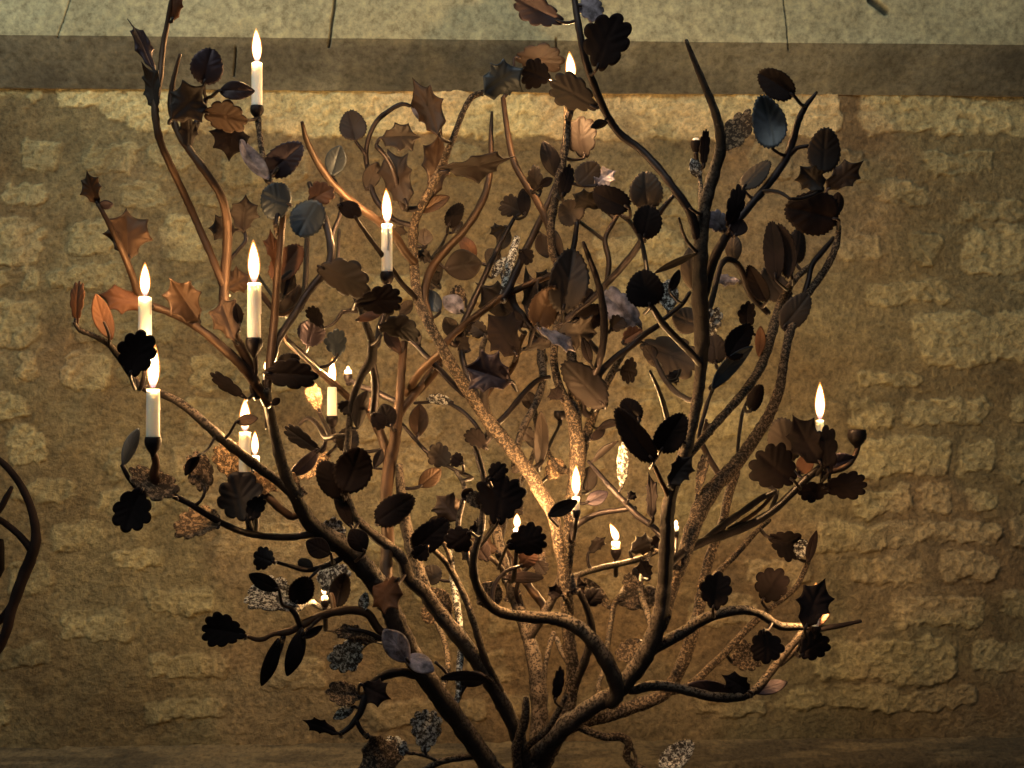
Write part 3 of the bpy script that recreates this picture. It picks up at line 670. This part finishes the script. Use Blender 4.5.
# kind, stalk end x y, tip x y, width px, roll deg, material, [depth nudge | @absolute depth]
LV = r"""
holly 156 74 130 16 15 50 purple
holly 158 112 147 62 18 45 leaf
holly 172 22 178 -14 14 20 rust
toothed 204 84 213 48 31 10 purple -.03
plain 218 91 253 91 18 0 purple -.02
holly 170 120 205 84 42 10 leaf -.05
holly 190 152 191 110 18 35 leaf
oak 204 112 247 120 28 40 brown -.06
holly 236 112 231 162 38 20 black -.03
plain 267 182 239 142 16 40 silver -.03
toothed 268 174 303 144 28 10 purple
toothed 291 205 262 193 36 10 blue -.04
plain 332 175 341 145 20 5 blue
oak 308 203 333 188 22 20 rust -.03
toothed 317 202 298 237 32 10 blue -.03
plain 338 205 362 215 17 0 black -.03
holly 277 274 269 229 16 25 rust .05
toothed 274 282 301 246 26 20 rust .05
oak 318 266 370 292 32 25 leaf -.04
toothed 356 142 349 112 26 0 leaf
holly 380 138 423 136 30 10 leaf
plain 366 190 378 162 17 0 leaf
holly 407 206 386 148 36 25 leaf -.05
plain 420 212 449 196 13 25 brown
plain 425 246 425 229 17 0 tan
holly 441 138 414 78 30 25 brown -.03
plain 411 105 431 124 10 20 silver
holly 432 200 438 130 28 20 brown .03
holly 440 172 517 158 24 40 leaf -.02
oak 562 22 512 -4 26 25 purple
oak 578 6 606 8 24 30 silver
oak 596 70 619 14 42 0 black
holly 482 93 524 68 40 15 blue -.03
oak 514 58 564 62 26 20 leaf .06
oak 549 80 521 70 28 10 black .0
oak 596 108 549 82 30 25 leaf .0
oak 584 158 581 116 30 0 leaf .03
plain 591 127 608 122 9 10 black
plain 558 178 543 141 18 0 leaf
oak 562 197 570 164 14 20 black -.03
toothed 577 184 598 163 24 5 tan
holly 594 186 616 170 20 20 silver
toothed 629 208 592 190 26 0 black -.04
toothed 579 222 561 203 27 0 tan -.03
holly 602 208 572 196 22 30 leaf .03
oak 540 194 533 166 14 10 leaf
plain 540 186 553 178 9 0 black
oak 522 212 501 202 20 10 leaf
plain 525 216 523 187 13 0 black
holly 506 226 489 234 16 10 leaf
toothed 448 227 462 203 16 0 black
plain 445 268 482 262 30 10 leaf
plain 476 258 460 236 14 10 rust
plain 540 233 548 258 16 10 leaf
plain 561 262 554 231 12 30 leaf
toothed 563 312 574 247 38 5 leaf @-.05
plain 492 278 506 257 9 20 lace
holly 536 328 526 266 22 35 leaf -.05
toothed 537 327 553 284 28 15 brown @-.02
toothed 545 300 548 275 24 15 leaf
holly 532 328 475 282 32 20 leaf -.04
holly 517 356 488 314 40 15 black -.03
holly 513 382 464 366 42 10 purple @-.12
holly 536 326 579 350 15 35 silver @-.10
holly 560 334 598 334 38 25 tan @-.04
toothed 574 320 608 311 24 15 black -.03
holly 522 349 562 338 13 30 leaf -.05
plain 591 364 583 338 10 0 black
toothed 605 406 563 362 32 10 leaf -.08
plain 468 332 481 326 17 20 black
plain 456 338 445 317 16 0 tan .05
plain 463 312 443 296 18 10 silver .03
plain 440 312 424 290 18 10 blue .05
oak 453 402 427 398 10 20 lace
toothed 649 210 645 171 32 0 tan
toothed 644 238 651 204 28 15 black -.02
toothed 650 307 641 270 36 0 black -.06
plain 668 312 668 280 20 10 lace .02
plain 670 292 680 270 9 20 black
oak 641 328 602 290 27 20 silver
oak 622 342 642 330 15 10 rust
oak 641 342 700 366 36 25 tan .05
oak 620 370 637 373 24 0 black
plain 702 326 672 314 26 0 tan .12
oak 704 337 717 308 20 15 lace .05
toothed 716 364 712 333 22 0 leaf .05
toothed 726 358 750 325 23 25 black
plain 709 388 750 345 15 35 blue -.02
oak 747 329 748 301 16 0 black
plain 760 356 762 325 10 20 rust
holly 740 281 710 278 13 20 silver .05
plain 694 292 690 248 20 0 tan .14
plain 697 252 654 272 7 30 leaf
oak 729 230 741 186 15 35 black
plain 735 236 742 219 17 0 black
plain 734 262 733 234 16 20 tan
oak 724 232 711 212 18 20 silver
toothed 743 188 769 160 18 40 tan
toothed 773 149 762 96 32 5 blue -.02
toothed 794 96 758 73 26 10 black
toothed 823 173 826 127 31 0 leaf -.02
holly 823 190 800 165 28 15 leaf .02
holly 826 192 864 160 28 15 leaf
toothed 839 220 786 208 42 10 black -.06
plain 836 216 838 192 13 15 black
toothed 776 280 771 221 20 20 black -.04
toothed 792 278 781 224 18 35 black -.05
toothed 767 300 749 264 17 20 black -.02
toothed 787 302 763 268 24 25 tan .02
toothed 796 264 801 228 20 30 leaf .03
toothed 783 328 810 294 25 15 tan .0
oak 724 152 749 112 24 20 flaky .05
oak 703 168 706 128 9 30 black
plain 700 178 692 158 12 20 lace
oak 795 482 757 452 42 5 black -.05
toothed 790 464 780 419 34 0 tan .03
holly 822 466 793 414 38 15 black -.12
oak 828 474 825 426 22 10 black -.11
oak 822 487 868 484 24 20 black -.03
plain 824 466 855 458 18 15 purple .03
oak 830 490 797 492 18 20 black -.03
plain 798 474 812 455 16 20 rust .02
toothed 751 411 761 384 15 5 black
oak 143 488 125 532 34 5 black -.03
plain 122 466 138 428 13 20 blue
oak 176 498 128 472 28 45 flaky -.03
oak 205 492 198 450 25 35 flaky
plain 199 455 185 474 10 20 black -.02
oak 240 482 221 440 28 15 flaky .06
oak 218 528 180 516 34 45 flaky -.01
oak 249 522 234 474 42 15 leaf -.04
plain 272 405 280 398 7 0 black
toothed 308 345 315 319 27 0 purple -.02
oak 323 328 308 306 13 10 black
oak 337 357 336 329 20 15 blue
oak 264 373 317 376 27 15 black -.05
toothed 278 366 300 358 16 15 leaf
oak 320 412 310 382 14 20 flaky
oak 356 302 403 298 26 25 black -.06
oak 380 325 422 331 22 30 leaf -.05
plain 384 330 400 354 13 20 rust
plain 356 320 383 312 9 20 rust -.03
toothed 285 316 298 284 26 10 leaf .04
plain 284 296 292 270 15 20 tan .05
plain 357 428 366 390 16 20 leaf
plain 366 411 377 398 11 20 rust -.03
plain 392 427 382 404 20 0 black
oak 322 452 284 426 14 25 leaf
plain 320 450 291 477 14 20 purple
oak 330 452 300 478 17 45 flaky -.02
toothed 345 490 361 446 36 0 black -.06
toothed 344 498 320 462 28 10 black -.05
toothed 344 452 352 427 22 0 leaf .05
plain 418 437 420 404 19 0 brown
plain 374 468 382 449 10 0 leaf
plain 419 487 441 469 17 10 brown
toothed 376 522 414 496 27 5 black -.02
toothed 413 552 448 522 27 10 black -.04
plain 352 528 334 492 13 20 black -.04
oak 344 542 323 522 22 15 lace .05
holly 286 490 308 495 14 20 flaky
oak 449 466 431 446 22 0 leaf .0
oak 463 464 452 456 14 10 black
holly 460 522 436 494 30 10 brown .0
oak 497 524 505 474 44 5 black @-.20
oak 489 480 505 464 17 0 black -.05
oak 486 448 466 430 16 20 black
plain 548 515 577 500 14 20 leaf @-.19
oak 507 546 547 536 29 15 black @-.17
plain 586 503 608 492 14 20 purple @.02
plain 588 492 590 466 18 0 leaf @.08
plain 540 470 543 409 14 20 tan .04
oak 546 478 562 460 18 20 flaky @.1
plain 592 461 618 440 7 30 leaf
toothed 654 462 616 408 24 25 black -.05
toothed 660 452 684 414 28 10 black -.05
holly 653 520 650 472 13 30 black
oak 622 487 623 442 11 20 lace
holly 628 500 636 492 11 0 black
holly 668 486 692 455 24 20 leaf -.03
plain 597 428 623 421 8 30 black
oak 696 500 706 452 9 20 crust
oak 274 562 254 554 22 0 leaf -.02
oak 245 635 201 628 30 0 black
plain 279 590 249 574 15 20 black -.02
oak 294 608 250 586 36 45 lace -.02
toothed 296 604 309 577 24 10 black -.02
plain 279 640 262 688 14 15 black
plain 303 630 288 678 17 15 black
plain 304 638 323 625 8 20 black
oak 363 642 332 668 28 0 lace
oak 331 597 336 560 30 5 lace .08
toothed 336 606 344 572 20 15 leaf .05
plain 331 554 307 541 20 10 black -.03
holly 382 640 326 628 16 30 crust
plain 409 662 384 630 24 10 silver -.08
plain 406 655 434 670 18 20 silver -.07
holly 399 578 369 606 32 40 rust @-.38
plain 365 552 350 530 20 10 black -.03
plain 362 612 367 592 10 20 lace
toothed 441 580 422 570 19 0 leaf
plain 451 614 430 588 20 5 crust .05
toothed 478 602 502 588 26 5 crust .05
holly 500 553 468 536 17 20 brown -.03
plain 503 578 544 578 11 20 black -.04
oak 425 752 425 708 28 0 lace
holly 360 684 390 700 26 15 black -.05
oak 362 697 326 692 22 15 crust
plain 354 706 332 718 11 20 lace
holly 340 734 302 720 14 20 black
holly 368 734 394 780 44 10 crust -.04
oak 408 753 384 742 20 15 lace
toothed 487 676 440 676 9 30 black
plain 488 678 456 682 15 10 leaf -.05
oak 713 610 719 572 29 0 black -.02
oak 762 602 781 570 30 0 black -.02
oak 769 537 804 552 26 10 black
oak 798 558 806 540 14 10 lace -.02
plain 807 562 816 530 9 30 black
holly 805 630 825 578 36 10 black -.07
plain 806 630 829 612 11 25 rust -.04
oak 800 656 828 638 26 10 black
oak 764 630 766 664 30 5 black -.02
oak 731 660 760 654 28 10 crust .1
plain 737 696 688 686 19 15 purple .03
holly 752 693 722 676 20 15 black -.02
plain 754 692 788 681 13 20 purple
toothed 661 770 693 743 22 15 lace
holly 630 552 657 540 20 15 leaf
holly 650 578 640 558 16 10 black
oak 617 602 662 594 24 25 crust
plain 612 610 584 578 12 20 crust
holly 588 554 606 536 13 15 leaf
holly 568 592 587 584 22 10 black
holly 563 596 548 586 16 10 black
oak 555 702 561 668 10 20 black -.02
holly 200 322 170 276 34 10 brown
holly 236 342 220 295 30 15 brown -.03
plain 240 325 236 303 10 0 black
holly 152 305 96 292 26 20 rust -.02
holly 98 206 86 170 19 25 brown
plain 98 206 113 204 9 30 purple
holly 129 262 128 206 46 15 brown .02
oak 75 324 78 280 12 25 rust
plain 110 340 94 294 18 20 rust
oak 130 376 141 330 34 10 black @-.62
oak 246 398 211 373 12 20 black
holly 243 232 246 194 30 5 leaf
holly 238 230 208 228 27 15 leaf
holly 226 288 250 274 28 10 brown .12
oak 250 520 262 496 17 10 black -.05
plain 236 422 258 418 11 20 brown -.02
holly 250 470 280 492 24 20 flaky .05
oak 300 488 282 474 16 20 flaky .05
toothed 312 570 298 560 12 10 leaf
plain 430 290 440 262 12 20 tan .2
plain 400 315 412 300 12 10 leaf .1
plain 520 330 512 310 13 10 black
holly 470 350 455 336 16 10 leaf
oak 535 440 520 428 14 10 leaf
oak 480 508 470 492 14 10 crust
holly 470 532 486 520 16 20 leaf
oak 545 560 530 548 18 10 crust
plain 590 440 606 428 9 20 black
oak 505 600 520 590 14 15 crust
oak 640 640 618 660 20 10 crust .15
plain 420 345 410 330 12 20 tan
holly 440 285 424 272 18 15 leaf .1
oak 466 300 452 288 14 10 crust .1
plain 500 250 508 228 14 10 tan .1
oak 470 532 448 548 26 10 black
oak 488 560 476 542 18 10 black
holly 478 548 462 560 20 15 leaf
plain 440 516 430 530 14 10 leaf
oak 520 566 536 552 18 10 rust
oak 536 560 546 574 14 10 leaf
holly 562 400 550 388 16 10 black .03
plain 596 408 606 396 14 10 black
toothed 640 420 622 400 20 20 black .05
oak 505 515 520 502 18 10 leaf .1
plain 536 448 528 430 12 10 leaf
oak 486 335 472 325 16 10 leaf
toothed 498 262 486 250 16 10 tan .05
holly 548 285 536 272 18 15 leaf .05
oak 700 436 712 424 14 10 leaf
plain 655 360 645 345 14 10 leaf .1
oak 586 606 600 590 18 15 leaf
holly 578 590 564 574 16 10 crust
toothed 436 622 424 606 18 10 crust
oak 428 546 414 558 16 10 black
plain 645 568 634 580 16 10 leaf
holly 652 548 664 532 16 10 black
oak 640 590 624 576 16 10 crust
toothed 534 408 524 392 15 10 leaf
oak 373 413 384 428 15 10 black
holly 430 262 418 250 16 15 leaf
plain 452 233 462 222 10 10 leaf
oak 520 250 532 262 15 10 black
plain 580 300 592 290 16 10 black .04
oak 610 330 624 318 16 10 leaf .04
holly 680 370 668 384 15 10 leaf .05
plain 463 500 472 488 12 10 black
holly 396 238 404 226 14 20 leaf .05
plain 383 312 372 300 14 10 leaf
oak 352 402 340 412 14 10 leaf
"""
LABEL = {'rust': 'rusty orange-brown leaf', 'flaky': 'leaf with pale ochre flaking', 'lace': 'leaf speckled white with flaking', 'silver': 'silvery leaf',
         'blue': 'blue-grey leaf', 'purple': 'purplish leaf', 'black': 'near-black leaf'}
NAMEL = {'oak': 'oak_leaf', 'holly': 'holly_leaf', 'toothed': 'toothed_leaf', 'plain': 'oval_leaf'}
seedn = 500
for line in LV.strip().splitlines():
    q = line.split(); seedn += 1; rng = random.Random(seedn)
    kind = q[0]; bx, by, tx, ty, wd, roll = [float(v) for v in q[1:7]]; mt = q[7]; nud = q[8] if len(q) > 8 else '0'
    s, gap = nearest(bx, by)
    d = float(nud[1:]) if nud[0] == '@' else s[2]+float(nud)-(0.05 if mt == 'black' else 0)
    Lm = S(math.hypot(tx-bx, ty-by), d)
    dt = d+Lm*rng.uniform(-0.35, 0.35)
    b = P(bx, by, d); t = P(tx, ty, dt)
    face = (Vector((0,0,CAMZ))-(b+t)/2).normalized()
    # weathered leaves lie face up and catch dust and light, dark ones hang face down
    def upness(r_):
        X_ = (t-b).normalized(); n_ = (face-X_*face.dot(X_)).normalized()
        return (Matrix.Rotation(math.radians(r_), 3, X_) @ n_).z
    rl = roll*rng.choice([-1, 1])
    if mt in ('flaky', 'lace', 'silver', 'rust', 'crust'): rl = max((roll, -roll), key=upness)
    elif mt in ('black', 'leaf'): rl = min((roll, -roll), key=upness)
    wd *= {'oak': 1.12, 'holly': 1.15, 'toothed': 1.05, 'plain': 1.05}[kind]
    real_w = S(wd, d)/max(0.45, math.cos(math.radians(roll)))
    vs_, fs_ = leaf_mesh(kind, b, t, real_w, rl, rng, face)
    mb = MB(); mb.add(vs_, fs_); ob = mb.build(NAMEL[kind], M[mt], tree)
    if mt in LABEL: ob['label'] = LABEL[mt]
    # stalk from the leaf to the branch it grows on, running a little way in as the midrib
    root = P(s[0], s[1], s[2]); inn = b+(t-b)*0.12
    seglen = (b-root).length
    rr = max(0.0014, min(S(1.7, d), real_w*0.12))
    mid = (root+b)/2+Vector((rng.uniform(-.1,.1), 0, -0.10))*seglen
    pl = [Vector(v) for v in [root, mid, b, inn]]
    pts_ = [Vector(v) for v in catmull([tuple(v) for v in pl], 0.006)]
    ms = MB(); tube(ms, pts_, [rr*(1.15-0.3*i/len(pts_)) for i in range(len(pts_))], n=6, rng=rng)
    st = ms.build('leaf_stalk', M['iron'], ob)
    st.matrix_parent_inverse = Matrix.Identity(4)

# ------------------------------------------------------------------ candle cups and candles
def cup(px, py, rpx, d, mat='iron', h=1.15):
    """acorn-like cup whose rim is at px,py"""
    mb = MB(); r = S(rpx, d); top = P(px, py, d)
    lathe(mb, top, (0,0,-1), [(r*.80, 0.22*r), (r*.84, -.02*r), (r*.96, -.05*r), (r*1.0, .12*r), (r*1.08, .5*r), (r*1.02, .95*r), (r*.75, 1.4*r*h), (r*.38, 1.8*r*h), (r*.22, 2.1*r*h), (0.0, 2.15*r*h)], 20, 0.02, random.Random(int(px)))
    lathe(mb, top, (0,0,-1), [(0, .8*r), (r*.5, .75*r), (r*.80, .22*r)], 20)
    ob = mb.build('candle_cup', M[mat], tree)
    bot = P(px, py+rpx*2.0*h, d); s, gap = nearest(px, py+rpx*2.1*h)
    root = P(s[0], s[1], s[2])
    if (bot-root).length > 0.004:
        mid = (root+bot)/2+Vector((0, 0, -0.2*(root-bot).length))
        pts_ = [Vector(v) for v in catmull([tuple(root), tuple(mid), tuple(bot), tuple(bot+Vector((0,0,0.25*r)))], 0.006)]
        ms = MB(); tube(ms, pts_, [S(2.4, d)]*len(pts_), n=8, rng=random.Random(int(px)))
        ms.build('cup_stem', M['iron'], ob)
NC = 0
def candle(px, ytop, ybot, wpx_, ftop, d, label, lean=0.0, fw=0.30, power=1.0, cupr=None, group='lit taper candles on the iron tree', ch=1.15):
    global NC; NC += 1
    base = P(px, ybot, d); r = S(wpx_/2, d); H = S(ybot-ytop, d)
    cup(px, ybot, cupr or wpx_*0.60, d, h=ch)
    base2 = base-Vector((0,0,r*0.8))
    t = thing('candle', base2, label, 'candle', group)
    rng = random.Random(90+NC)
    mb = MB(); hh = H+r*0.8
    prof = [(0, 0), (r*1.02, 0)]+[(r*(1.02-0.06*i/8+rng.uniform(-.012, .012)), hh*i/8) for i in range(1, 8)]+[(r*.95, hh-r*.12), (r*.86, hh), (r*.7, hh-r*.02), (r*.35, hh-r*.22), (0, hh-r*.26)]
    lathe(mb, base2, (0,0,1), prof, 22)
    for k in range(2):     # small wax runs down the side
        a = rng.uniform(0, 6.28); rl = rng.uniform(.3, .7)*hh; rr = r*.16
        o = base2+Vector((math.cos(a)*r*.93, math.sin(a)*r*.93, hh-rl))
        lathe(mb, o, (0,0,1), [(0, 0), (rr*1.2, rr), (rr, rr*2.5), (rr*.8, rl*.6), (rr*.7, rl*.98), (0, rl)], 8)
    mb.build('wax', M['wax'], t)
    top = base2+Vector((0,0,hh-r*.26)); FH = S(ytop-ftop, d)
    mw = MB(); wh = min(FH*.22, .006)
    tube(mw, [top-Vector((0,0,.002)), top+Vector((0,0,wh*.6)), top+Vector((wh*.25,0,wh))], [.0008,.0008,.0006], 6, rough=0)
    mw.build('wick', M['wick'], t)
    fr = max(FH*fw*.42, .0028)
    b0 = top+Vector((0,0,wh*.7)); FH2 = FH+r*.26-wh*.7
    prof = [(0, 0), (.34, .02), (.55, .08), (.78, .18), (.95, .30), (1.0, .40), (.95, .52), (.80, .65), (.58, .78), (.34, .89), (.14, .965), (0, 1.0)]
    n = 16
    def shell(k_r, k_h, nm, mt):
        mf = MB(); vs_ = []; fs_ = []
        for a, h in prof:
            for k in range(n):
                vs_.append(b0+Vector((math.cos(2*math.pi*k/n)*a*fr*k_r+lean*h*h*FH2, math.sin(2*math.pi*k/n)*a*fr*k_r, h*FH2*k_h)))
        for i in range(len(prof)-1):
            for k in range(n): fs_.append((i*n+k, i*n+(k+1) % n, (i+1)*n+(k+1) % n, (i+1)*n+k))
        mf.add(vs_, fs_); return mf.build(nm, M[mt], t)
    shell(1.0, 1.0, 'flame', 'flame'); shell(1.28, 1.07, 'flame_mantle', 'mantle')
    l = bpy.data.lights.new('flame_light', 'POINT'); l.energy = CANDLE_W*power; l.color = CANDLE_COL; l.shadow_soft_size = 0.006
    lo = bpy.data.objects.new('flame_light', l); C.objects.link(lo); lo.parent = t
    lo.location = b0+Vector((lean*.2*FH2, 0, FH2*.45))-base2

candle(257, 63, 106, 11, 30, -.25, 'tall white lit candle, highest on the left, against the dark band of the wall', lean=-.03, cupr=6.5, ch=1.0, power=.6)
candle(387, 224, 272, 11, 190, -.20, 'tall white lit candle in front of thick brown branches, upper middle left of the tree', lean=-.03, power=1.2)
candle(254, 283, 338, 13.5, 242, -.45, 'tall white lit candle above a dark cup, right of the left vertical brown branch', lean=-.02, power=.42)
candle(145, 297, 352, 13.5, 264, -.52, 'white lit candle at far left rising behind a dark oak leaf', fw=.32, power=.42)
candle(153, 389, 437, 13.5, 347, -.55, 'lowest candle at the far left, white and lit, on an ochre flaking branch', lean=.06, cupr=8, power=.42)
candle(245, 432, 472, 12, 400, -.38, 'shorter white lit candle over a broad dark oak leaf, lower left of the tree', fw=.36, cupr=8, power=.42)
candle(255, 456, 474, 9, 432, .05, 'short lit candle tucked just behind the white candle at lower left', fw=.32)
candle(332, 387, 416, 9.5, 359, .02, 'slim white lit candle in a brown cup, left middle of the tree', lean=.02, power=1.2)
candle(571, 82, 100, 10, 53, .05, 'lit candle near the top centre, half hidden behind a pointed oak leaf', lean=-.06, fw=.36, power=2.8)
candle(820, 420, 444, 8, 384, .52, 'lit candle at far right of the tree, behind dark leaves beside an empty cup', fw=.28, power=.55)
candle(576, 497, 510, 7.5, 466, -.12, 'burnt down candle with a tall flame before the glowing centre trunk', fw=.30, power=2.0)
candle(517, 529, 540, 7, 514, -.05, 'low candle flame rising behind a round dark oak leaf near the centre', fw=.5, power=1.8)
candle(616, 542, 549, 8.5, 524, .35, 'candle stub with a flame leaning left, right of the centre trunk', lean=-.35, fw=.46, power=2.3)
candle(267, 372, 380, 8, 360, -.1, 'small candle flame peeping over a black oak leaf at left', fw=.6, power=.42)
candle(325, 596, 600, 7, 583, .0, 'tiny burnt down candle glowing in a cup, lower left', fw=.6, power=.4)
candle(816, 612, 626, 8, 584, -.0, 'burnt down candle hidden behind a black holly leaf at lower right', fw=.42, power=.8)
candle(348, 370, 374, 7, 366, .12, 'nearly spent candle in a brown cup behind the slim candle', fw=.9, power=.15)
candle(676, 526, 531, 5, 520, .3, 'tiny candle flame just right of the dark right trunk', fw=.7, power=.3)
# empty or burnt-out cups
def stub(px, py, rpx, d):
    r = S(rpx, d)*0.62; base = P(px, py, d)-Vector((0,0,r*.9)); mb = MB()
    lathe(mb, base, (0,0,1), [(0,0),(r,0),(r,r*1.2),(r*.7,r*1.5),(0,r*1.3)], 14, .05, random.Random(3))
    o = mb.build('candle_stub', M['wax'], None, origin=base); o['label'] = 'burnt out white candle stub in a small cup at upper right of the trunk'; o['category'] = 'candle'
cup(857, 430, 9, .55, 'iron', 1.0)
cup(696, 141, 5.2, -.02, 'black', 1.3); stub(696, 140, 5.2, -.02)
cup(560, 411, 6, .3, 'iron', .9)
cup(425, 236, 5, .1, 'iron', 1.0)

# ------------------------------------------------------------------ second iron candle holder at the left edge
b2 = P(-70, 900, -.1); b2.z = 0
tree2 = thing('iron_candelabrum', b2, 'dark curved iron candelabrum cut off by the left edge of the photo', 'candelabrum')
def limb(name, pts, d, mat='black'):
    rs = catmull([(a, b_, c, d) for a, b_, c in pts], 5.0)
    mb = MB(); tube(mb, [P(q[0], q[1], q[3]) for q in rs], [S(q[2], q[3]) for q in rs], 10, random.Random(len(pts)), .05)
    mb.build(name, M[mat], tree2)
limb('branch', [(-70,880,8),(-66,800,8),(-50,720,7),(-25,675,6),(-5,652,5.5),(6,632,5.2),(12,608,5.4),(22,580,6),(33,552,6),(36,534,5),(31,508,4.2),(20,484,3.8),(5,465,3.4),(-12,452,3)], -.1)
limb('branch', [(31,550,4),(22,538,3.6),(10,527,3.4),(-6,517,3.2),(-40,505,3)], -.1)
limb('branch', [(-45,545,3),(-20,528,3),(-2,512,3.2),(6,498,3),(12,487,2)], -.12)
limb('branch', [(12,605,4),(4,616,4),(-8,626,4),(-50,650,5),(-66,720,6)], -.08)
limb('twig', [(22,578,2),(24,582,1.6),(24,587,1)], -.1)
mb = MB(); lathe(mb, P(-9, 540, -.1), (0,0,-1), [(S(12,-.1), 0), (S(13,-.1), S(8,-.1)), (S(13,-.1), S(30,-.1)), (S(9,-.1), S(38,-.1)), (0, S(40,-.1))], 20)
mb.build('lantern_cup', M['black'], tree2)
mb = MB(); tube(mb, [P(-9, 578, -.1), P(-20, 640, -.1), P(-50, 700, -.1)], [.006]*3, 8); mb.build('cup_stem', M['black'], tree2)
mb = MB(); lathe(mb, (b2.x, b2.y, 0.002), (0,0,1), [(0,0),(.22,0),(.22,.02),(.05,.04),(.02,.12),(.018,.60)], 30); mb.build('foot', M['black'], tree2)
